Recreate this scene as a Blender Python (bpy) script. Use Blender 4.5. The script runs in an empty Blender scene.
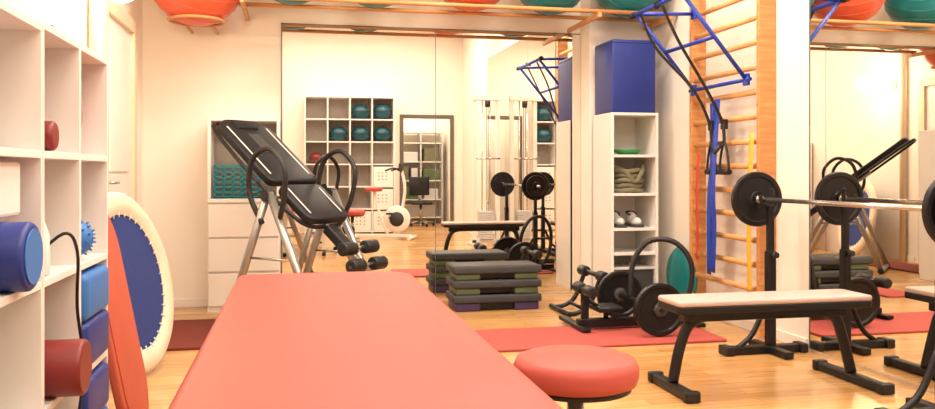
import bpy, bmesh, math, random
from mathutils import Vector, Matrix, Euler
random.seed(4)
sc = bpy.context.scene
try:
    sc.view_settings.view_transform = 'Standard'
except Exception: pass

def lin(c):
    c/=255.0
    return c/12.92 if c<=0.04045 else ((c+0.055)/1.055)**2.4
def rgb(r,g,b): return (lin(r),lin(g),lin(b),1)

def mat(name, col, rough=0.5, metal=0.0, var=0.06, scale=8, bump=0.0, spec=.5):
    m=bpy.data.materials.new(name); m.use_nodes=True
    nt=m.node_tree; p=nt.nodes['Principled BSDF']
    p.inputs['Roughness'].default_value=rough
    p.inputs['Metallic'].default_value=metal
    p.inputs['Specular IOR Level'].default_value=spec
    tc=nt.nodes.new('ShaderNodeTexCoord')
    n=nt.nodes.new('ShaderNodeTexNoise'); n.inputs['Scale'].default_value=scale; n.inputs['Detail'].default_value=4
    nt.links.new(tc.outputs['Object'],n.inputs['Vector'])
    r=nt.nodes.new('ShaderNodeValToRGB')
    r.color_ramp.elements[0].position=0.3; r.color_ramp.elements[1].position=0.7
    r.color_ramp.elements[0].color=tuple(c*(1-var) for c in col[:3])+(1,)
    r.color_ramp.elements[1].color=tuple(min(1,c*(1+var)) for c in col[:3])+(1,)
    nt.links.new(n.outputs['Fac'],r.inputs['Fac'])
    nt.links.new(r.outputs['Color'],p.inputs['Base Color'])
    if bump:
        n2=nt.nodes.new('ShaderNodeTexNoise'); n2.inputs['Scale'].default_value=scale*18
        nt.links.new(tc.outputs['Object'],n2.inputs['Vector'])
        b=nt.nodes.new('ShaderNodeBump'); b.inputs['Strength'].default_value=bump; b.inputs['Distance'].default_value=0.004
        nt.links.new(n2.outputs['Fac'],b.inputs['Height']); nt.links.new(b.outputs['Normal'],p.inputs['Normal'])
    return m

def wood_mat(name, c1, c2, stretch=(1.5,18,18), rough=0.4):
    m=bpy.data.materials.new(name); m.use_nodes=True
    nt=m.node_tree; p=nt.nodes['Principled BSDF']; p.inputs['Roughness'].default_value=rough
    tc=nt.nodes.new('ShaderNodeTexCoord'); mp=nt.nodes.new('ShaderNodeMapping'); mp.inputs['Scale'].default_value=stretch
    n=nt.nodes.new('ShaderNodeTexNoise'); n.inputs['Scale'].default_value=2; n.inputs['Detail'].default_value=6
    r=nt.nodes.new('ShaderNodeValToRGB'); r.color_ramp.elements[0].position=.3; r.color_ramp.elements[1].position=.7
    r.color_ramp.elements[0].color=c1; r.color_ramp.elements[1].color=c2
    nt.links.new(tc.outputs['Object'],mp.inputs['Vector']); nt.links.new(mp.outputs['Vector'],n.inputs['Vector'])
    nt.links.new(n.outputs['Fac'],r.inputs['Fac']); nt.links.new(r.outputs['Color'],p.inputs['Base Color'])
    return m

def floor_mat():
    m=bpy.data.materials.new('laminate_floor'); m.use_nodes=True
    nt=m.node_tree; p=nt.nodes['Principled BSDF']; p.inputs['Roughness'].default_value=0.2
    tc=nt.nodes.new('ShaderNodeTexCoord')
    br=nt.nodes.new('ShaderNodeTexBrick'); br.inputs['Scale'].default_value=1
    br.inputs['Brick Width'].default_value=1.1; br.inputs['Row Height'].default_value=0.095
    br.inputs['Mortar Size'].default_value=0.0014; br.inputs['Mortar Smooth'].default_value=0.3
    br.inputs['Color1'].default_value=rgb(218,172,114); br.inputs['Color2'].default_value=rgb(198,146,88)
    br.inputs['Mortar'].default_value=rgb(150,104,60)
    nt.links.new(tc.outputs['Object'],br.inputs['Vector'])
    mp=nt.nodes.new('ShaderNodeMapping'); mp.inputs['Scale'].default_value=(1.2,22,1)
    n=nt.nodes.new('ShaderNodeTexNoise'); n.inputs['Scale'].default_value=2.5; n.inputs['Detail'].default_value=7
    nt.links.new(tc.outputs['Object'],mp.inputs['Vector']); nt.links.new(mp.outputs['Vector'],n.inputs['Vector'])
    r=nt.nodes.new('ShaderNodeValToRGB'); r.color_ramp.elements[0].color=(.74,.70,.64,1); r.color_ramp.elements[1].color=(1.05,1.05,1.05,1)
    r.color_ramp.elements[0].position=.3; r.color_ramp.elements[1].position=.65
    nt.links.new(n.outputs['Fac'],r.inputs['Fac'])
    mx=nt.nodes.new('ShaderNodeMixRGB'); mx.blend_type='MULTIPLY'; mx.inputs['Fac'].default_value=1
    nt.links.new(br.outputs['Color'],mx.inputs['Color1']); nt.links.new(r.outputs['Color'],mx.inputs['Color2'])
    nt.links.new(mx.outputs['Color'],p.inputs['Base Color'])
    return m

M_wall=mat('wall_paint',rgb(240,231,219),.85,var=.015,scale=2,bump=.05)
M_ceil=mat('ceiling_paint',rgb(242,236,224),.9,var=.01,scale=2)
M_floor=floor_mat()
M_white=mat('white_laminate',rgb(234,229,223),.4,var=.01,scale=3)
M_trim=mat('trim_paint',rgb(226,206,180),.5,var=.02)
M_mirror=mat('mirror_glass',rgb(243,241,235),.0,1.0,var=.0)
M_edge=mat('mirror_edge',rgb(120,120,115),.3,.6)
M_red=mat('red_vinyl',rgb(180,80,70),.5,var=.04,scale=5,bump=.06,spec=.35)
M_redmat=mat('red_foam',rgb(176,82,74),.75,var=.05,scale=14,bump=.2,spec=.3)
M_dkred=mat('dark_red_vinyl',rgb(124,32,30),.45,var=.06)
M_brick=mat('brown_red_foam',rgb(112,46,36),.8,var=.08,scale=14,bump=.2,spec=.3)
M_orange=mat('orange_red_board',rgb(180,84,62),.6,var=.05,spec=.3)
M_black=mat('black_rubber',rgb(22,22,24),.5,var=.1,scale=20)
M_blackv=mat('black_vinyl',rgb(22,22,26),.45,var=.08,spec=.35)
M_iron=mat('black_iron',rgb(28,27,30),.42,.35,var=.12,scale=25)
M_grey=mat('grey_plastic',rgb(62,62,64),.6,var=.06,spec=.3)
M_lgrey=mat('light_grey_stripe',rgb(205,205,205),.5)
M_steel=mat('satin_steel',rgb(190,188,184),.25,.9,var=.04)
M_silver=mat('silver_paint',rgb(160,158,156),.32,.75,var=.04)
M_teal=mat('teal_rubber',rgb(12,118,124),.3,var=.05)
M_dteal=mat('dark_teal_rubber',rgb(12,72,84),.4,var=.08)
M_oball=mat('orange_rubber',rgb(214,92,62),.3,var=.04)
M_rball=mat('red_rubber',rgb(204,58,48),.3,var=.04)
M_blue=mat('blue_vinyl',rgb(26,46,126),.45,var=.05)
M_navy=mat('navy_mesh',rgb(26,50,118),.6,var=.08,scale=40)
M_cyan=mat('light_blue_plastic',rgb(50,112,184),.5,var=.06)
M_bluep=mat('blue_paint',rgb(28,62,172),.35,var=.04)
M_cream=mat('cream_pad',rgb(218,202,180),.6,var=.06,bump=.1)
M_wood=wood_mat('beech_wood',rgb(184,122,68),rgb(216,158,98))
M_wood2=wood_mat('beech_rungs',rgb(200,140,82),rgb(228,176,116),(12,2,12))
M_purple=mat('purple_plastic',rgb(66,48,92),.5)
M_green=mat('green_plastic',rgb(86,104,70),.5)
M_lgreen=mat('green_dish',rgb(50,140,72),.4)
M_olive=mat('olive_rope',rgb(118,114,90),.9,var=.18,scale=40)
M_yellow=mat('yellow_latex',rgb(226,178,60),.5)
M_crate=mat('teal_crate',rgb(34,126,134),.5)
M_shoe=mat('white_shoe',rgb(222,220,214),.6)
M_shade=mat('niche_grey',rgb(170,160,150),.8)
M_dkframe=mat('dark_frame',rgb(96,88,76),.5)
M_pink=mat('bench_pad_vinyl',rgb(192,168,160),.4,var=.04)
M_glow=bpy.data.materials.new('lamp_glass'); M_glow.use_nodes=True
_p=M_glow.node_tree.nodes['Principled BSDF']; _p.inputs['Emission Color'].default_value=(1,.82,.58,1); _p.inputs['Emission Strength'].default_value=16; _p.inputs['Base Color'].default_value=(.9,.85,.75,1)

class B:
    def __init__(s,name):
        s.name=name; s.bm=bmesh.new(); s.mats=[]
    def mi(s,m):
        if m not in s.mats: s.mats.append(m)
        return s.mats.index(m)
    def merge(s,t,m,M=None,smooth=False):
        i=s.mi(m)
        if M is not None: t.transform(M)
        bmesh.ops.recalc_face_normals(t,faces=t.faces)
        for f in t.faces: f.material_index=i; f.smooth=smooth
        me=bpy.data.meshes.new('tmp'); t.to_mesh(me); t.free()
        s.bm.from_mesh(me); bpy.data.meshes.remove(me)
    def box(s,lo,hi,m,bev=0,M=None,seg=2,smooth=False):
        t=bmesh.new(); bmesh.ops.create_cube(t,size=1)
        d=[hi[i]-lo[i] for i in range(3)]; c=[(hi[i]+lo[i])/2 for i in range(3)]
        for v in t.verts:
            v.co=Vector((v.co[i]*d[i]+c[i] for i in range(3)))
        if bev: bmesh.ops.bevel(t,geom=t.edges[:],offset=bev,segments=seg,affect='EDGES',profile=.5)
        s.merge(t,m,M,smooth or (bev>0 and seg>2))
    def cyl(s,p1,p2,r,m,r2=None,seg=20,M=None,bev=0):
        p1=Vector(p1);p2=Vector(p2);d=p2-p1
        t=bmesh.new(); bmesh.ops.create_cone(t,cap_ends=True,segments=seg,radius1=r,radius2=r if r2 is None else r2,depth=d.length)
        if bev:
            es=[e for e in t.edges if abs(e.verts[0].co.z-e.verts[1].co.z)<1e-6]
            bmesh.ops.bevel(t,geom=es,offset=bev,segments=3,affect='EDGES',profile=.5)
        q=d.to_track_quat('Z','Y').to_matrix().to_4x4()
        T=Matrix.Translation((p1+p2)/2)@q
        if M is not None: T=M@T
        i=s.mi(m); t.transform(T)
        bmesh.ops.recalc_face_normals(t,faces=t.faces)
        for f in t.faces:
            f.material_index=i; f.smooth=len(f.verts)==4
        me=bpy.data.meshes.new('tmp'); t.to_mesh(me); t.free(); s.bm.from_mesh(me); bpy.data.meshes.remove(me)
    def sph(s,c,r,m,sc=(1,1,1),M=None,seg=32):
        t=bmesh.new(); bmesh.ops.create_uvsphere(t,u_segments=seg,v_segments=seg//2,radius=r)
        T=Matrix.Translation(c)@Matrix.Diagonal((*sc,1))
        if M is not None: T=M@T
        s.merge(t,m,T,True)
    def lathe(s,prof,m,M,seg=40,smooth=True):
        t=bmesh.new(); rings=[]
        for r,z in prof:
            if r<1e-5: rings.append([t.verts.new((0,0,z))])
            else: rings.append([t.verts.new((r*math.cos(2*math.pi*k/seg),r*math.sin(2*math.pi*k/seg),z)) for k in range(seg)])
        for a,b in zip(rings,rings[1:]):
            for k in range(seg):
                k2=(k+1)%seg
                if len(a)==1 and len(b)==1: continue
                if len(a)==1: t.faces.new((a[0],b[k],b[k2]))
                elif len(b)==1: t.faces.new((a[k],a[k2],b[0]))
                else: t.faces.new((a[k],a[k2],b[k2],b[k]))
        s.merge(t,m,M,smooth)
    def tube(s,pts,r,m,closed=False,sub=6,seg=10,M=None,flat=None):
        P=[Vector(p) for p in pts]; n=len(P)
        out=[]
        if sub>1 and n>2:
            rng=range(n) if closed else range(n-1)
            for i in rng:
                p0=P[(i-1)%n] if closed or i>0 else P[i]
                p1=P[i]; p2=P[(i+1)%n]; p3=P[(i+2)%n] if closed or i+2<n else P[(i+1)%n]
                for k in range(sub):
                    t_=k/sub
                    out.append(.5*((2*p1)+(-p0+p2)*t_+(2*p0-5*p1+4*p2-p3)*t_**2+(-p0+3*p1-3*p2+p3)*t_**3))
            if not closed: out.append(P[-1])
        else: out=P
        N=len(out); t=bmesh.new(); rings=[]
        tan0=(out[1]-out[0]).normalized()
        nrm=tan0.orthogonal().normalized()
        if flat is not None: nrm=Vector(flat)
        for i in range(N):
            if closed: tg=(out[(i+1)%N]-out[i-1]).normalized()
            else: tg=(out[min(i+1,N-1)]-out[max(i-1,0)]).normalized()
            nrm=(nrm-tg*nrm.dot(tg)).normalized(); bn=tg.cross(nrm)
            if isinstance(r,tuple): ra,rb=r
            else: ra=rb=r
            rings.append([t.verts.new(out[i]+nrm*ra*math.cos(2*math.pi*k/seg)+bn*rb*math.sin(2*math.pi*k/seg)) for k in range(seg)])
        R=list(zip(rings,rings[1:]))
        if closed: R.append((rings[-1],rings[0]))
        for a,b in R:
            for k in range(seg):
                t.faces.new((a[k],a[(k+1)%seg],b[(k+1)%seg],b[k]))
        if not closed:
            t.faces.new(rings[0]); t.faces.new(rings[-1][::-1])
        s.merge(t,m,M,True)
    def poly(s,pts,th,m,M=None,bev=0):
        t=bmesh.new(); vs=[t.verts.new((x,y,-th/2)) for x,y in pts]; f=t.faces.new(vs)
        e=bmesh.ops.extrude_face_region(t,geom=[f]); 
        for v in e['geom']:
            if isinstance(v,bmesh.types.BMVert): v.co.z+=th
        if bev:
            es=[e for e in t.edges if abs(e.verts[0].co.z-e.verts[1].co.z)<1e-6]
            bmesh.ops.bevel(t,geom=es,offset=bev,segments=4,affect='EDGES',profile=.5)
        s.merge(t,m,M,bev>0)
    def done(s,smooth_angle=True):
        me=bpy.data.meshes.new(s.name); s.bm.to_mesh(me); s.bm.free()
        for m in s.mats: me.materials.append(m)
        o=bpy.data.objects.new(s.name,me); sc.collection.objects.link(o)
        return o

def rrect(x0,y0,x1,y1,r,n=8):
    if not isinstance(r,(list,tuple)): r=[r]*4
    pts=[]
    for (cx,cy,a0,rr) in ((x1-r[0],y1-r[0],0,r[0]),(x0+r[1],y1-r[1],90,r[1]),(x0+r[2],y0+r[2],180,r[2]),(x1-r[3],y0+r[3],270,r[3])):
        for k in range(n+1):
            a=math.radians(a0+90*k/n); pts.append((cx+rr*math.cos(a),cy+rr*math.sin(a)))
    return pts
def frame(o,x,y,z):
    M=Matrix.Identity(4)
    for i,c in enumerate((x,y,z)):
        for j in range(3): M[j][i]=c[j]
    for j in range(3): M[j][3]=o[j]
    return M
def simple(name,lo,hi,m,bev=0):
    b=B(name); b.box(lo,hi,m,bev); return b.done()

# ---------- room ----------
XL,XR,YB,YR,HC=-1.2,3.1,7.0,-1.2,3.75
simple('floor',(XL-.1,YR-2.6,-.1),(XR+.3,YB+.1,0),M_floor)
simple('ceiling',(XL-.1,YR-2.6,HC),(XR+.3,YB+.1,HC+.1),M_ceil)
simple('wall_back',(XL-.1,YB,0),(XR+.1,YB+.1,HC),M_wall)
simple('wall_left',(XL-.1,YR,0),(XL,YB,HC),M_wall)
simple('wall_right',(XR,YR,0),(XR+.1,YB,HC),M_wall)
DX0,DX1,DH=1.98,2.86,2.1
b=B('wall_rear')
b.box((XL-.1,YR-.1,0),(DX0,YR,HC),M_wall); b.box((DX1,YR-.1,0),(XR+.1,YR,HC),M_wall); b.box((DX0,YR-.1,DH),(DX1,YR,HC),M_wall)
b.done()
# side room behind the open doorway
simple('wall_hall_left',(1.5,YR-2.5,0),(1.6,YR-.1,HC),M_wall)
simple('wall_hall_right',(3.2,YR-2.5,0),(3.3,YR-.1,HC),M_wall)
simple('wall_hall_rear',(1.5,YR-2.6,0),(3.3,YR-2.5,HC),M_wall)
b=B('shelving_rack'); y0=YR-2.45; y1=y0+.38
for x in (2.15,2.62,3.08):
    for y in (y0,y1): b.box((x-.015,y-.015,0),(x+.015,y+.015,1.95),M_lgrey,.002)
for z in (.12,.5,.9,1.3,1.7,1.93): b.box((2.13,y0-.015,z),(3.10,y1+.015,z+.025),M_white,.003)
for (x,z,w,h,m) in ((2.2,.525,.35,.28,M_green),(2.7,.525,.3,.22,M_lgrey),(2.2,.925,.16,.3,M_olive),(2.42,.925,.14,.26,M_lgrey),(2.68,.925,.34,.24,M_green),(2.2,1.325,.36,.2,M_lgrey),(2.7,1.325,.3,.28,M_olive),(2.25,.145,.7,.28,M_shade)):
    b.box((x,y0+.02,z),(x+w,y1-.02,z+h),m,.01)
b.done()
b=B('office_chair')
b.box((2.3,-2.75,.44),(2.72,-2.33,.5),M_black,.02,seg=3); b.box((2.3,-2.78,.62),(2.72,-2.73,1.0),M_black,.02,seg=3)
b.cyl((2.51,-2.54,.1),(2.51,-2.54,.44),.025,M_steel); b.cyl((2.51,-2.76,.45),(2.51,-2.76,.7),.018,M_steel)
for k in range(5):
    a=2*math.pi*k/5; c,s_=math.cos(a),math.sin(a)
    b.tube([(2.51,-2.54,.11),(2.51+.26*c,-2.54+.26*s_,.07)],.014,M_steel,sub=1); b.cyl((2.51+.26*c,-2.54+.26*s_-.012,.028),(2.51+.26*c,-2.54+.26*s_+.012,.028),.027,M_black)
b.done()
simple('wall_projection',(2.51,6.76,0),(XR,YB,HC),M_wall)
simple('baseboard_back',(XL,YB-.015,0),(-.68,YB,.07),M_white,.003)
simple('baseboard_left',(XL,5.0,0),(XL+.015,5.35,.07),M_white,.003)
simple('baseboard_right',(XR-.015,4.52,0),(XR,6.76,.07),M_white,.003)
# door in left wall
b=B('door_1'); e=.001
b.box((XL+e,5.45,0),(XL+.05,5.55,2.12),M_trim,.005)
b.box((XL+e,6.40,0),(XL+.05,6.50,2.12),M_trim,.005)
b.box((XL+e,5.45,2.12),(XL+.05,6.50,2.22),M_trim,.005)
b.box((XL+e,5.55,.01),(XL+.02,6.40,2.12),M_white)
for z0,z1 in ((.15,.95),(1.1,2.0)):
    b.box((XL+.015,5.68,z0),(XL+.03,6.27,z1),M_white,.006)
b.cyl((XL+.02,5.63,1.03),(XL+.07,5.63,1.03),.01,M_steel); b.cyl((XL+.07,5.63,1.03),(XL+.07,5.74,1.03),.009,M_steel)
b.done()
b=B('trim_1'); b.cyl((XL+.05,5.2,0.0),(XL+.05,5.2,HC),.035,M_trim); b.done()
b=B('trim_2')
b.box((DX0-.07,YR+.001,0),(DX0,YR+.03,DH+.07),M_dkframe,.004); b.box((DX1,YR+.001,0),(DX1+.07,YR+.03,DH+.07),M_dkframe,.004)
b.box((DX0,YR+.001,DH),(DX1,YR+.03,DH+.07),M_dkframe,.004)
b.done()

# mirrors
b=B('wall_mirror')
for xa,xb in ((-.10,1.187),(1.193,2.505)):
    b.box((xa,YB-.012,.02),(xb,YB-.001,2.33),M_mirror)
b.box((1.187,YB-.011,.02),(1.193,YB-.001,2.33),M_edge)
b.box((-.112,YB-.014,.02),(-.10,YB-.001,2.34),M_edge)
b.box((-.112,YB-.014,2.33),(2.505,YB-.001,2.34),M_edge)
b.done()
b=B('wall_mirror')
for ya,yb in ((.9,2.088),(2.092,3.278),(3.282,4.48)):
    b.box((XR-.012,ya,.02),(XR-.001,yb,2.95),M_mirror)
b.box((XR-.014,4.48,.02),(XR-.001,4.49,2.95),M_edge)
b.done()

# ---------- ball rack ----------
b=B('ball_rack')
for y in (6.27,6.57):
    b.cyl((-.42,y,2.40),(3.09,y,2.40),.017,M_wood)
for x in (-.38,2.40):
    b.box((x-.015,6.22,2.345),(x+.015,6.998,2.385),M_wood,.004)
b.box((3.0,6.22,2.345),(3.03,6.758,2.385),M_wood,.004)
b.done()
def ball(x,y,z,r,m):
    b=B('exercise_ball')
    b.sph((x,y,z),r,m,seg=48)
    for k in range(-3,4):
        zz=k*.09*r/.3; rr=math.sqrt(max(r*r-zz*zz,0))
        M=Matrix.Translation((x,y,z))@Euler((.5,.4,0)).to_matrix().to_4x4()
        b.tube([(rr*math.cos(a*math.pi/12),rr*math.sin(a*math.pi/12),zz) for a in range(24)],.0035,m,closed=True,sub=2,seg=6,M=M)
    return b.done()
zz=lambda r: 2.40+math.sqrt((r+.017)**2-.15**2)+.006
for x,r,m in ((-.02,.29,M_teal),(.62,.31,M_teal),(1.39,.33,M_oball),(2.05,.31,M_teal),(2.74,.31,M_teal)):
    ball(x,6.42,zz(r),r,m)
ball(-.72,6.45,2.545,.345,M_oball)
b=B('ball_bracket')
b.tube([(-.72+.2*math.cos(a*math.pi/8),6.45+.2*math.sin(a*math.pi/8),2.235) for a in range(16)],.012,M_wood,closed=True,sub=2)
for x in (-.82,-.62): b.cyl((x,6.62,2.235),(x,6.998,2.235),.012,M_wood)
b.done()

# ---------- left shelving ----------
def cube_shelf(name,x0,x1,y0,ncol,pitch,zs,th=.022,axis='y'):
    b=B(name); y1=y0+ncol*pitch
    for k in range(ncol+1):
        y=y0+k*pitch
        b.box((x0,max(y-th/2,y0),0),(x1,min(y+th/2,y1),zs[-1]+th/2),M_white,.0015)
    for z in zs:
        b.box((x0+.001,y0+.001,z-th/2),(x1-.001,y1-.001,z+th/2),M_white,.0015)
    b.box((x0,y0,.02),(x0+.008,y1,zs[-1]),M_white)
    return b
ZS=[.045,.41,.78,1.15,1.52]
cube_shelf('cube_shelf',-1.18,-.70,2.533,2,.4125,ZS).done()
cube_shelf('cube_shelf',-1.18,-.70,.86,4,.4165,ZS[:-1]+[1.51]).done()
# items
def roll(name,p1,p2,r,m,mcap=None):
    b=B(name); b.cyl(p1,p2,r,m,seg=32,bev=min(.012,r*.3))
    if mcap:
        p1=Vector(p1);p2=Vector(p2);d=(p2-p1).normalized()
        b.cyl(p2,p2+d*.004,r*.8,mcap,seg=32)
    b.done()
S2,S3,S1,S0=.792,1.162,.422,.057
roll('bolster_roll',(-1.1,2.68,S1+.085),(-.62,2.68,S1+.085),.085,M_dkred)
roll('bolster_roll',(-1.1,2.30,S2+.09),(-.66,2.30,S2+.09),.09,M_blue,M_cyan)
roll('massage_roll',(-1.1,2.66,S3+.046),(-.70,2.66,S3+.046),.045,M_dkred)
b=B('balance_dish'); M=frame((-.80,3.10,S3+.15),(0,1,0),(0,0,1),(1,0,0))
b.lathe([(0,.06),(.08,.052),(.135,.022),(.149,0),(.14,-.02),(.10,-.03),(0,-.035)],M_rball,M); b.done()
b=B('storage_box'); b.box((-1.12,2.16,S2+.19),(-.73,2.44,S2+.335),M_white,.01); b.box((-1.10,2.2,S2+.18),(-.75,2.40,S2+.2),M_lgrey,.003); b.done()
b=B('plastic_bottle'); M=Matrix.Translation((-.76,2.64,S2))
b.lathe([(0,0),(.045,.002),(.048,.02),(.046,.12),(.03,.17),(.014,.2),(.014,.22),(.018,.22),(.018,.25),(0,.252)],M_shoe,M); b.done()
b=B('spiky_ball'); b.sph((-.76,3.1,S2+.075),.065,M_cyan)
for i in range(70):
    z=1-2*(i+.5)/70; a=i*2.39996; q=math.sqrt(1-z*z); d=Vector((q*math.cos(a),q*math.sin(a),z))
    c=Vector((-.76,3.1,S2+.075)); b.cyl(c+d*.06,c+d*.075,.006,M_cyan,r2=.002,seg=6)
b.done()
for S,ms in ((S1,(M_blue,M_cyan)),(S0,(M_cyan,M_blue))):
    b=B('cushion_stack')
    for k in range(2):
        b.box((-1.1,2.975,S+.002+k*.165),(-.685,3.325,S+.165+k*.165),ms[k],.025,seg=4)
    b.done()
b=B('power_cable')
b.tube([(-.80,2.72,S2+.02),(-.69,2.7,S2+.12),(-.66,2.74,S2+.06),(-.675,2.80,S2-.12),(-.67,2.86,S2-.32),(-.68,2.82,S2-.5),(-.68,2.76,S1-.2)],.005,M_black); b.done()
b=B('desk_organiser'); 
b.box((-1.0,3.05,1.533),(-.8,3.25,1.60),M_lgrey,.008); b.box((-.98,3.07,1.60),(-.82,3.23,1.61),M_grey,.003); b.done()

# oval board leaning
b=B('balance_board')
tilt=math.atan2(.19,.98); Xd=Vector((0,1,0)); Zd=Vector((-math.sin(tilt),0,math.cos(tilt)))
M=frame((-.63,3.64,0.006),Xd,Zd,Xd.cross(Zd))
b.poly(rrect(-.25,0,.25,.97,.23,12),.035,M_orange,M,bev=.012)
M2=frame((-.61,3.64,0.006),Xd,Zd,Xd.cross(Zd))
b.poly(rrect(-.215,.035,.215,.935,.20,12),.006,M_orange,M2,bev=.002)
b.done()

# trampoline
def trampoline(c,yaw,tl,name='mini_trampoline'):
    b=B(name)
    hx=Vector((math.sin(yaw),math.cos(yaw),0)); n0=Vector((math.cos(yaw),-math.sin(yaw),0))
    up=Vector((0,0,1))*math.cos(tl)-n0*math.sin(tl); n=hx.cross(up)
    if n.dot(n0)<0: n=-n; hx=-hx
    M=frame(c,hx,up,n)
    b.lathe([(.37,.012),(.385,.022),(.42,.034),(.47,.028),(.495,.01),(.50,-.01),(.49,-.03),(.45,-.035),(.38,-.01),(.37,.012)],M_cream,M,seg=64)
    b.lathe([(0,.006),(.372,.006),(.372,-.002),(0,-.002)],M_navy,M,seg=64,smooth=False)
    for k in range(36):
        a=2*math.pi*k/36
        b.cyl((.355*math.cos(a),.355*math.sin(a),.009),(.38*math.cos(a),.38*math.sin(a),.016),.005,M_lgrey,M=M,seg=6)
    for k in range(6):
        a=2*math.pi*(k+.5)/6
        b.cyl((.44*math.cos(a),.44*math.sin(a),-.02),(.44*math.cos(a),.44*math.sin(a),-.10),.014,M_steel,M=M,seg=12)
        b.cyl((.44*math.cos(a),.44*math.sin(a),-.10),(.44*math.cos(a),.44*math.sin(a),-.12),.018,M_black,M=M,seg=12)
    b.done()
trampoline((-.87,4.72,.505),math.radians(14),math.radians(12))

simple('floor_mat',(-.95,5.3,0.001),(-.42,6.3,.018),M_brick,.004)
b=B('exercise_mat'); b.poly(rrect(1.05,4.85,2.75,5.50,.03),.014,M_redmat,Matrix.Translation((0,0,.009)),.004); b.done()
b=B('exercise_mat'); b.poly(rrect(.75,6.25,1.10,6.9,.02),.014,M_redmat,Matrix.Translation((0,0,.009)),.004); b.done()

# ---------- cabinet with niche ----------
b=B('drawer_cabinet'); x0,x1,y0,y1=-.665,-.115,6.66,6.985
b.box((x0,y0+.02,0),(x1,y1,.86),M_white,.003)
b.box((x0,y0,.86),(x1,y1,.89),M_white,.003)
b.box((x0,y0,.89),(x0+.025,y1,1.50),M_white,.003); b.box((x1-.025,y0,.89),(x1,y1,1.50),M_white,.003)
b.box((x0,y0,1.50),(x1,y1,1.525),M_white,.003)
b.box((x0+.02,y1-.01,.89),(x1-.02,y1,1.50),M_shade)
for k in range(3):
    z=.05+k*.27
    b.box((x0+.008,y0,z),(x1-.008,y0+.018,z+.255),M_white,.004)
b.done()
b=B('plastic_crate'); x0,x1,y0,y1,z0,z1=-.62,-.27,6.69,6.93,.892,1.14
b.box((x0,y0,z0),(x1,y1,z0+.01),M_crate)
for z in [z0+.005+.04*k for k in range(7)]:
    h=.012 if z<z1-.04 else .02
    b.box((x0,y0,z),(x1,y0+.008,z+h),M_crate); b.box((x0,y1-.008,z),(x1,y1,z+h),M_crate)
    b.box((x0,y0,z),(x0+.008,y1,z+h),M_crate); b.box((x1-.008,y0,z),(x1,y1,z+h),M_crate)
for k in range(6):
    x=x0+(x1-x0-.012)*k/5
    b.box((x,y0,z0),(x+.012,y0+.008,z1),M_crate); b.box((x,y1-.008,z0),(x+.012,y1,z1),M_crate)
b.done()

# ---------- inversion table ----------
b=B('inversion_table')
P=Vector((.04,5.75,0)); ph=math.radians(44)
L=Vector((math.cos(ph),-math.sin(ph),0)); W=Vector((math.sin(ph),math.cos(ph),0)); U=Vector((0,0,1))
F=frame(P,L,W,U)
s_=math.radians(38); d=L*math.cos(s_)-U*math.sin(s_); n=d.cross(W)
if n.z<0: n=-n
Mb=frame(P+U*.92,d,W,n)
b.poly(rrect(-.82,-.24,-.10,.24,[.05,.14,.14,.05]),.055,M_blackv,Mb@Matrix.Translation((0,0,.045)),.015)
b.poly(rrect(-.07,-.21,.30,.21,.07),.055,M_blackv,Mb@Matrix.Translation((0,0,.045)),.015)
for y in (-.185,.185):
    b.box((-.72,y-.006,.070),(-.18,y+.006,.0755),M_lgrey,M=Mb)
    b.box((-.02,y*.82-.005,.070),(.24,y*.82+.005,.0755),M_lgrey,M=Mb)
b.box((-.64,-.05,.0705),(-.42,.05,.0755),M_grey,.002,M=Mb)
b.box((-.80,-.10,.06),(-.70,.10,.085),M_blackv,.012,M=Mb,seg=3)
b.tube([(-.82,-.2,0),(-.86,0,0),(-.82,.2,0),(-.5,.25,0),(-.1,.25,0),(.25,.19,0),(.3,0,0),(.25,-.19,0),(-.1,-.25,0),(-.5,-.25,0)],.014,M_iron,closed=True,M=Mb)
b.cyl((-.3,0,-.005),(.76,0,-.005),.026,M_silver,M=Mb)
b.cyl((.60,-.17,.07),(.60,.17,.07),.012,M_steel,M=Mb); b.cyl((.60,0,-.01),(.60,0,.07),.014,M_steel,M=Mb)
b.cyl((.72,-.17,.03),(.72,.17,.03),.012,M_steel,M=Mb)
for y in (-.17,.05):
    b.cyl((.60,y,.07),(.60,y+.12,.07),.045,M_black,M=Mb,bev=.01)
    b.cyl((.72,y,.03),(.72,y+.12,.03),.045,M_black,M=Mb,bev=.01)
b.box((.32,-.045,-.03),(.52,.045,.035),M_blackv,.01,M=Mb)
for w in (-.31,.31):
    b.tube([(.02,w,.96),(.50,w*1.05,.03)],.027,M_silver,M=F,sub=1)
    b.tube([(.0,w,.96),(-.38,w*1.05,.03)],.027,M_silver,M=F,sub=1)
    b.cyl((.0,w-.034,.95),(.0,w+.034,.95),.038,M_black,M=F)
    b.tube([(-.04,w*1.02,.76),(-.14,w*1.08,.96),(-.10,w*1.12,1.18),(.06,w*1.12,1.25),(.19,w*1.12,1.12),(.17,w*1.08,.92),(.12,w*1.02,.80)],.018,M_black,M=F)
    b.cyl((.01,w,.93),(.01,w*.6,.93),.012,M_steel,M=F)
    b.cyl((.24,w*1.02,.53),(-.18,w*1.02,.53),.008,M_steel,M=F)
for l in (.50,-.38):
    b.cyl((l,-.34,.027),(l,.34,.027),.025,M_silver,M=F)
    for w in (-.36,.32): b.cyl((l,w,.029),(l,w+.04,.029),.029,M_black,M=F)
b.done()

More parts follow.
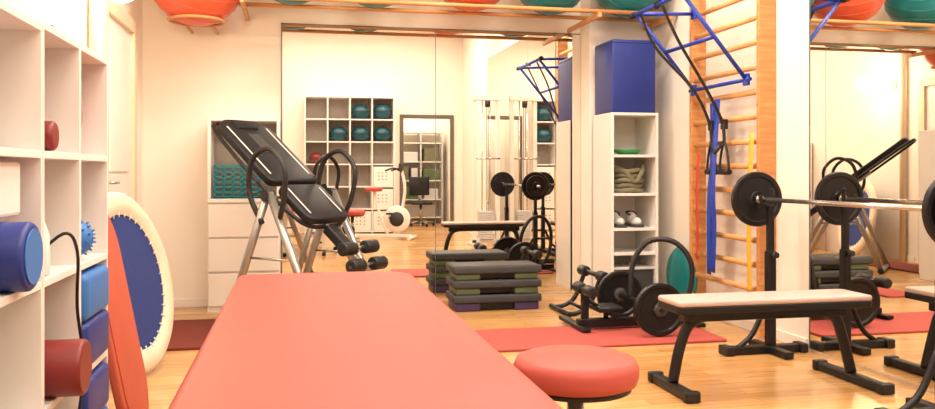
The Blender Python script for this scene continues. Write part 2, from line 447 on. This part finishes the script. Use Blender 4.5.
# ---------- treatment table ----------
b=B('treatment_table')
x0,x1=-.228,.478
b.poly(rrect(x0,1.05,x1,3.50,[.15,.07,.06,.06]),.075,M_red,Matrix.Translation((0,0,.6425)),.02)
b.box((x0+.06,1.15,.565),(x1-.06,3.4,.605),M_white,.005)
for y in (1.4,3.05):
    for x in (x0+.1,x1-.1):
        b.box((x-.022,y-.022,.05),(x+.022,y+.022,.57),M_white,.004)
        b.cyl((x,y,0.001),(x,y,.05),.025,M_black)
    b.box((x0+.1,y-.02,.12),(x1-.1,y+.02,.16),M_white,.004)
b.box((.10,1.4,.12),(.15,3.05,.16),M_white,.004)
b.done()

# ---------- stool ----------
b=B('stool'); M=Matrix.Translation((.800,2.27,0.008))
b.lathe([(0,.475),(.15,.475),(.175,.485),(.181,.505),(.181,.53),(.172,.55),(.15,.558),(0,.56)],M_red,M,seg=56)
b.lathe([(0,.465),(.16,.465),(.16,.478),(0,.478)],M_black,M)
b.cyl((0,0,.12),(0,0,.47),.025,M_steel,M=M); b.cyl((0,0,.1),(0,0,.3),.034,M_black,M=M)
for k in range(5):
    a=2*math.pi*k/5+.3
    c,s=math.cos(a),math.sin(a)
    b.tube([(0,0,.12),(.12*c,.12*s,.11),(.26*c,.26*s,.07)],.016,M_steel,M=M)
    b.cyl((.26*c-.012*s,.26*s+.012*c,.02),(.26*c+.012*s,.26*s-.012*c,.02),.027,M_black,M=M)
    b.cyl((.26*c,.26*s,.03),(.26*c,.26*s,.075),.007,M_steel,M=M)
b.done()

# ---------- flat bench ----------
b=B('weight_bench')
yc=3.80; XE=2.90
b.poly(rrect(1.82,yc-.13,XE,yc+.13,.03),.034,M_blackv,Matrix.Translation((0,0,.425)),.006)
b.poly(rrect(1.82,yc-.13,XE,yc+.13,.03),.028,M_pink,Matrix.Translation((0,0,.455)),.011)
b.box((1.90,yc-.03,.35),(XE-.08,yc+.03,.41),M_iron,.006)
b.tube([(2.08,yc,.385),(1.95,yc,.345),(1.89,yc,.23),(1.85,yc,.05)],(.028,.028),M_iron,sub=6)
b.tube([(XE-.26,yc,.385),(XE-.14,yc,.345),(XE-.09,yc,.23),(XE-.04,yc,.05)],(.028,.028),M_iron,sub=6)
b.box((1.82,yc-.20,.003),(1.88,yc+.20,.05),M_iron,.012); b.box((XE-.07,yc-.26,.003),(XE-.01,yc+.26,.05),M_iron,.012)
for xx in (1.85,XE-.04):
    w=.20 if xx<2 else .26
    for q in (-1,1): b.box((xx-.04,yc+q*w-.02,0.001),(xx+.04,yc+q*w+.02,.056),M_black,.01)
b.done()

# ---------- squat stands & barbell ----------
BX,BZ=2.80,.932
def plate(b,M,r=.17,t=.03):
    b.lathe([(.026,t/2),(.045,t/2+.004),(.05,t/2),(.055,t*.2),(r*.78,t*.2),(r*.84,t/2),(r*.97,t/2),(r,t*.3),(r,-t*.3),(r*.97,-t/2),(r*.84,-t/2),(r*.78,-t*.2),(.055,-t*.2),(.05,-t/2),(.045,-t/2-.004),(.026,-t/2)],M_iron,M,seg=56,smooth=False)
def ym(x,y,z): return frame((x,y,z),(1,0,0),(0,0,-1),(0,1,0))
b=B('barbell')
b.cyl((BX,2.85,BZ),(BX,4.78,BZ),.0135,M_steel)
for y,sg in ((4.60,1),(3.03,-1)):
    plate(b,ym(BX,y,BZ)); plate(b,ym(BX,y+sg*.034,BZ),.13)
    b.cyl((BX,y-sg*.02,BZ),(BX,y-sg*.045,BZ),.026,M_steel)
    b.cyl((BX,y-sg*.02,BZ),(BX,y+sg*.14,BZ),.0145,M_steel)
    b.cyl((BX,y+sg*.06,BZ),(BX,y+sg*.09,BZ),.028,M_iron,seg=8)
b.done()
def stand(y):
    b=B('squat_stand'); x=BX+.03
    b.box((x-.025,y-.025,.05),(x+.025,y+.025,.62),M_iron,.004)
    b.box((x-.018,y-.018,.55),(x+.018,y+.018,.90),M_iron,.003)
    b.tube([(x,y,.895),(x-.03,y,.90),(x-.055,y,.915),(x-.07,y,.96)],.012,M_iron)
    b.tube([(x,y,.88),(x+.01,y,.93),(x+.012,y,1.0)],.012,M_iron)
    b.box((x-.30,y-.03,.004),(x+.22,y+.03,.05),M_iron,.006)
    b.box((x-.03,y-.2,.004),(x+.03,y+.2,.045),M_iron,.006)
    b.box((x-.32,y-.05,.001),(x-.26,y+.05,.056),M_black,.008); b.box((x+.18,y-.05,.001),(x+.23,y+.05,.056),M_black,.008)
    b.tube([(x-.22,y,.04),(x-.12,y,.12),(x-.03,y,.30)],.016,M_iron)
    b.cyl((x,y-.03,.6),(x,y-.07,.6),.018,M_black)
    b.cyl((x+.02,y,.3),(x+.16,y,.3),.014,M_iron)
    b.done()
stand(4.50); stand(3.14)

# ---------- plate loaded machine ----------
b=B('leg_trainer_machine')
X0=2.35
for y in (5.02,5.70):
    plate(b,ym(X0,y,.195),.175,.04)
    b.lathe([(0,.03),(.04,.03),(.05,.02),(.05,-.02),(.04,-.03),(0,-.03)],M_grey,ym(X0,y,.195))
b.cyl((X0,4.98,.195),(X0,5.74,.195),.018,M_iron)
b.box((1.90,5.33,.03),(2.78,5.39,.09),M_iron,.006)
b.box((X0-.03,5.33,.09),(X0+.03,5.39,.22),M_iron,.006)
for x in (1.92,2.76): b.box((x-.03,5.62-.4,.022),(x+.03,5.62+.12,.05),M_iron,.006)
b.tube([(X0,5.50,.2),(X0+.03,5.52,.45),(X0+.14,5.50,.60),(X0+.30,5.42,.60),(X0+.40,5.36,.45),(X0+.38,5.36,.22),(X0+.30,5.36,.08)],.019,M_black)
b.box((1.93,5.34,.09),(1.98,5.38,.30),M_iron,.006)
b.cyl((1.955,5.22,.29),(1.955,5.50,.29),.014,M_steel)
for y in (5.20,5.40): b.cyl((1.955,y,.29),(1.955,y+.12,.29),.04,M_black,bev=.012)
b.box((2.02,5.26,.14),(2.20,5.46,.18),M_blackv,.015,seg=4); b.cyl((2.11,5.36,.08),(2.11,5.36,.15),.018,M_iron)
b.cyl((1.98,5.36,.22),(2.05,5.36,.17),.014,M_iron)
b.done()
b=B('dip_frame')
for y in (5.95,6.3):
    b.tube([(2.02,y,.02),(2.09,y,.02),(2.17,y,.05),(2.23,y,.12),(2.3,y,.3)],.018,M_iron)
b.cyl((2.03,5.9,.02),(2.03,6.35,.02),.019,M_iron); b.cyl((2.3,5.9,.3),(2.3,6.35,.3),.019,M_iron)
for y in (5.86,6.27): b.cyl((2.3,y,.3),(2.3,y+.12,.3),.042,M_black,bev=.01)
b.cyl((2.17,5.95,.05),(2.17,6.3,.05),.015,M_iron)
b.done()

# ---------- step stack ----------
def steps(x0,x1,y0,y1):
    b=B('aerobic_step_stack')
    z=0.001
    for k,(mr,hr) in enumerate(((M_purple,.066),(M_green,.053),(M_green,.050))):
        for xa,xb in ((x0+.02+k*.004,x0+.22),(x1-.22,x1-.02-k*.004)):
            b.box((xa,y0+.02,z),(xb,y1-.02,z+hr),mr,.012,seg=3)
        b.box((x0+.20,y0+.06,z+.005),(x1-.20,y1-.06,z+hr),M_black,.006)
        z+=hr
        b.box((x0,y0,z),(x1,y1,z+.060),M_grey,.014,seg=3)
        b.box((x0+.02,y0+.02,z+.052),(x1-.02,y1-.02,z+.063),M_black,.003)
        z+=.063
    b.done()
steps(1.215,1.935,6.29,6.65)

# ---------- shelf cabinet with blue box ----------
b=B('tall_shelf'); x0,x1,y0,y1,zt=2.515,2.925,6.27,6.70,1.585
b.box((x0,y0,0),(x0+.022,y1,zt),M_white,.002); b.box((x1-.022,y0,0),(x1,y1,zt),M_white,.002)
b.box((x0,y1-.01,0),(x1,y1,zt),M_white)
for z in (.03,.42,.62,.905,1.22,zt-.022): b.box((x0+.002,y0+.002,z),(x1-.002,y1-.001,z+.022),M_white,.0015)
b.done()
b=B('foam_cube'); b.box((2.53,6.29,zt+.001),(2.91,6.69,zt+.60),M_blue,.012,seg=3)
b.tube([(2.53,6.29,zt+.575),(2.91,6.29,zt+.575),(2.91,6.69,zt+.575),(2.53,6.69,zt+.575)],.004,M_navy,closed=True,sub=1); b.done()
b=B('green_dish'); b.lathe([(0,0),(.07,0),(.11,.025),(.125,.045),(.115,.045),(.07,.012),(0,.01)],M_lgreen,Matrix.Translation((2.72,6.43,1.243))); b.done()
b=B('coiled_rope')
for k in range(5):
    rr=.13-.008*(k%2); z=.927+.021+k*.040
    cx=2.72+random.uniform(-.01,.01)
    for q in (0,.042):
        b.tube([(cx+(rr-q)*math.cos(a*math.pi/8),6.45+(rr-q)*math.sin(a*math.pi/8),z+.006*math.sin(a*1.7+k)) for a in range(16)],.021,M_olive,closed=True,sub=3)
b.tube([(2.60,6.39,1.14),(2.66,6.325,1.10),(2.74,6.31,1.02),(2.80,6.32,1.10),(2.84,6.38,1.15)],.019,M_olive)
b.done()
def shoe(x,y,z):
    b=B('sports_shoe')
    b.box((x-.042,y,z),(x+.042,y+.26,z+.025),M_grey,.01,seg=3)
    b.sph((x,y+.09,z+.045),.05,M_shoe,(.8,1.7,.8)); b.sph((x,y+.18,z+.065),.05,M_shoe,(.78,1.4,1.15))
    b.tube([(x-.03,y+.15,z+.1),(x-.03,y+.22,z+.12),(x+.03,y+.22,z+.12),(x+.03,y+.15,z+.1)],.008,M_grey,closed=True)
    b.done()
for x in (2.63,2.78): shoe(x,6.31,.643)
b=B('storage_basket'); b.box((2.55,6.3,.053),(2.89,6.6,.3),M_grey,.01); b.box((2.542,6.29,.3),(2.898,6.61,.32),M_lgrey,.004); b.done()
b=B('balance_cushion'); M=frame((3.005,6.02,.262),(0,1,0),(0,0,1),(1,0,0))
b.lathe([(0,.028),(.12,.032),(.22,.026),(.25,0),(.22,-.026),(.12,-.032),(0,-.028)],M_teal,M,seg=48); b.done()

# ---------- wall bars ----------
b=B('wall_bars')
for y in (4.86,5.80):
    b.box((2.98,y,.02),(3.098,y+.042,2.75),M_wood,.004)
ya,yb=4.88,5.82
z=.15
while z<2.7:
    b.tube([(3.01,ya,z),(3.01,yb,z)],(.020,.014),M_wood2,sub=1,seg=12,flat=(0,0,1)); z+=.165
b.done()
b=B('pull_up_frame')
for y in (5.0,5.74):
    b.tube([(2.965,y,1.72),(2.5,y,2.28)],.014,M_bluep,sub=1)
    b.tube([(2.965,y,2.30),(2.5,y,2.28)],.014,M_bluep,sub=1)
    b.box((2.955,y-.03,1.68),(2.978,y+.03,1.76),M_bluep,.004)
    b.box((2.955,y-.03,2.26),(2.978,y+.03,2.34),M_bluep,.004)
b.cyl((2.5,4.92,2.28),(2.5,5.82,2.28),.016,M_bluep)
b.cyl((2.965,4.95,1.72),(2.965,5.8,1.72),.014,M_bluep)
b.cyl((2.73,5.0,2.0),(2.73,5.74,2.0),.014,M_bluep)
for y in (4.92,5.78): b.cyl((2.5,y-.01,2.28),(2.5,y+.05,2.28),.022,M_black)
b.done()
b=B('suspension_trainer')
for y0,y1 in ((5.3,5.26),(5.66,5.44)):
    b.tube([(2.5,y0,2.26),(2.62,y0,2.02),(2.80,y1,1.70),(2.93,y1,1.46),(2.95,y1,1.30)],(.005,.022),M_black,flat=(1,0,0))
    b.tube([(2.95,y1,1.31),(2.95,y1-.05,1.20),(2.95,y1-.05,1.10),(2.95,y1+.05,1.10),(2.95,y1+.05,1.20)],.009,M_black,closed=True)
    b.cyl((2.95,y1-.07,1.10),(2.95,y1+.07,1.10),.02,M_black)
    b.box((2.935,y1-.03,1.40),(2.965,y1+.03,1.47),M_black,.005)
b.tube([(2.5,5.28,2.30),(2.47,5.35,2.28),(2.5,5.4,2.255),(2.52,5.35,2.28)],.006,M_black,closed=True)
b.tube([(2.94,5.44,1.32),(2.93,5.36,1.24),(2.935,5.26,1.30)],(.004,.016),M_black,flat=(1,0,0))
b.done()
b=B('resistance_band')
b.tube([(2.965,5.38,1.62),(2.95,5.38,1.4),(2.92,5.37,1.0),(2.935,5.38,.7),(2.935,5.40,.38)],(.003,.04),M_bluep,flat=(1,0,0))
b.tube([(2.96,5.45,1.60),(2.955,5.44,1.2),(2.925,5.43,.9),(2.94,5.46,.36)],(.003,.032),M_bluep,flat=(1,0,0))
b.done()
b=B('resistance_band')
b.tube([(2.965,4.93,1.35),(2.95,4.93,1.0),(2.95,4.94,.6),(2.95,4.93,.30)],(.003,.028),M_yellow,flat=(1,0,0)); b.done()
b=B('resistance_band')
b.tube([(2.965,5.66,1.25),(2.95,5.66,1.0),(2.95,5.65,.7),(2.95,5.66,.45)],(.003,.018),M_rball,flat=(1,0,0)); b.done()

# ---------- things seen only in mirrors ----------
b=B('cube_shelf'); x0=.18; n=4; p=.395; y0,y1=YR+.005,YR+.40
zs=[.03+.402*k for k in range(7)]
for k in range(n+1): b.box((x0+k*p-.011,y0,0),(x0+k*p+.011,y1,zs[-1]+.011),M_white,.0015)
for z in zs: b.box((x0-.009,y0+.001,z-.011),(x0+n*p+.009,y1-.001,z+.011),M_white,.0015)
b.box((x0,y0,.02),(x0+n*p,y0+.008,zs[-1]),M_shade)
for (c,r) in ((0,0),(1,0),(2,0),(3,0),(0,1),(3,1),(3,2)):
    b.box((x0+c*p+.02,y1-.3,zs[r]+.013),(x0+(c+1)*p-.02,y1-.01,zs[r+1]-.04),M_white,.006)
    for q in range(3):
        for q2 in range(3): b.box((x0+c*p+.1+q*.07,y1-.011,zs[r]+.12+q2*.06),(x0+c*p+.13+q*.07,y1-.006,zs[r]+.145+q2*.06),M_shade)
b.done()
for (c,r,rad,mm) in ((1,4,.16,M_dteal),(2,4,.165,M_dteal),(3,4,.165,M_dteal),(2,5,.16,M_dteal),(3,5,.17,M_dteal),(0,3,.12,M_dkred)):
    bb=B('medicine_ball'); cx=x0+(c+.5)*p; z=zs[r]+.012+rad*.85
    bb.sph((cx,YR+.21,z),rad,mm,(1,1,.85)); bb.tube([(cx+rad*1.0*math.cos(a*math.pi/8),YR+.21+rad*1.0*math.sin(a*math.pi/8),z) for a in range(16)],.006,M_black,closed=True,sub=2); bb.done()

b=B('exercise_bike'); C=Vector((1.45,.55,0)); M=Matrix.Translation(C)@Matrix.Rotation(math.radians(20),4,'Z')
b.cyl((-.5,-.22,.03),(-.5,.22,.03),.028,M_white,M=M); b.cyl((.45,-.25,.03),(.45,.25,.03),.028,M_white,M=M)
b.box((-.5,-.03,.03),(.45,.03,.08),M_white,.01,M=M)
b.lathe([(0,.03),(.2,.03),(.22,.015),(.22,-.015),(.2,-.03),(0,-.03)],M_white,M@frame((.2,0,.33),(1,0,0),(0,0,-1),(0,1,0)))
b.lathe([(0,.035),(.12,.035),(.12,-.035),(0,-.035)],M_grey,M@frame((.2,0,.33),(1,0,0),(0,0,-1),(0,1,0)))
b.tube([(.05,0,.07),(-.12,0,.5),(-.18,0,.78)],.025,M_white,M=M)
b.box((-.32,-.11,.78),(-.06,.11,.85),M_red,.03,M=M,seg=4)
b.tube([(.25,0,.3),(.33,0,.8),(.28,0,1.12)],.025,M_white,M=M)
b.tube([(.05,-.2,1.12),(.2,-.22,1.16),(.28,0,1.1),(.2,.22,1.16),(.05,.2,1.12)],.014,M_black,M=M)
b.box((.24,-.08,1.12),(.3,.08,1.24),M_grey,.01,M=M)
b.cyl((.02,-.12,.22),(.1,.12,.42),.01,M_steel,M=M); b.box((-.03,-.2,.2),(.06,-.1,.23),M_black,.005,M=M); b.box((.06,.1,.41),(.15,.2,.44),M_black,.005,M=M)
b.done()
b=B('cable_tower')
for x in (2.62,2.98):
    b.box((x-.03,2.0,.03),(x+.03,2.06,2.2),M_white,.005)
    b.box((x-.03,1.75,0.001),(x+.03,2.35,.04),M_white,.005)
b.box((2.59,1.98,2.17),(3.01,2.08,2.25),M_white,.005); b.box((2.59,2.0,.04),(3.01,2.06,.09),M_white,.005)
for x in (2.74,2.86): b.cyl((x,2.03,.09),(x,2.03,2.18),.009,M_steel)
for k in range(12): b.box((2.69,1.96,.10+k*.035),(2.91,2.10,.131+k*.035),M_lgrey,.003)
b.cyl((2.8,2.06,.5),(2.8,2.06,2.12),.004,M_black); b.cyl((2.77,2.12,2.11),(2.83,2.12,2.11),.05,M_black); b.cyl((2.8,2.06,2.12),(2.8,2.12,2.12),.012,M_steel)
b.cyl((2.8,2.17,1.3),(2.8,2.17,2.12),.004,M_black); b.cyl((2.62,2.17,1.3),(2.98,2.17,1.3),.014,M_steel)
b.done()

# ---------- lights ----------
def fill_panel(x,y,sx,sy,p,c=(1,.89,.77)):  # added ceiling panel with area light, invented to brighten the room
    b=B('added_fill_panel'); z=HC
    b.box((x-sx/2-.03,y-sy/2-.03,z-.05),(x+sx/2+.03,y-sy/2,z-.001),M_white,.004)
    b.box((x-sx/2-.03,y+sy/2,z-.05),(x+sx/2+.03,y+sy/2+.03,z-.001),M_white,.004)
    b.box((x-sx/2-.03,y-sy/2,z-.05),(x-sx/2,y+sy/2,z-.001),M_white,.004)
    b.box((x+sx/2,y-sy/2,z-.05),(x+sx/2+.03,y+sy/2,z-.001),M_white,.004)
    b.box((x-sx/2,y-sy/2,z-.012),(x+sx/2,y+sy/2,z-.001),M_white)
    o=b.done()
    l=bpy.data.lights.new('fill_light','AREA'); l.shape='RECTANGLE'; l.size=sx; l.size_y=sy; l.energy=p; l.color=c
    lo=bpy.data.objects.new('fill_light',l); lo.location=(x,y,z-.03); sc.collection.objects.link(lo)
    lo.parent=o
for x,y,p_ in ((.2,.3,56),(1.9,.3,60),(.2,2.6,46),(1.9,2.6,56),(.4,4.9,58),(1.9,4.9,84)):
    fill_panel(x,y,1.1,.6,p_)
fill_panel(2.4,-2.4,.6,.6,70)  # unseen panel added to brighten the side room
b=B('wall_lamp')
b.cyl((XL+.001,5.0,2.2),(XL+.03,5.0,2.2),.06,M_steel); b.cyl((XL+.03,5.0,2.2),(XL+.12,5.0,2.2),.012,M_steel)
b.sph((XL+.22,5.0,2.2),.13,M_glow)
o=b.done()
l=bpy.data.lights.new('sconce_light','POINT'); l.energy=32; l.color=(1,.72,.42); l.shadow_soft_size=.11
lo=bpy.data.objects.new('sconce_light',l); lo.location=(XL+.42,5.0,2.2); sc.collection.objects.link(lo); lo.parent=o
w=bpy.data.worlds.new('w'); sc.world=w; w.use_nodes=True
w.node_tree.nodes['Background'].inputs[0].default_value=(1,.9,.78,1); w.node_tree.nodes['Background'].inputs[1].default_value=.5

cam=bpy.data.cameras.new('camera'); co=bpy.data.objects.new('camera',cam); sc.collection.objects.link(co)
co.location=(0,0,1.1); co.rotation_euler=(math.radians(90),0,math.radians(-11.9))
cam.sensor_width=36; cam.lens=36*820/935; cam.shift_y=-32.5/935; cam.clip_start=.02
sc.camera=co
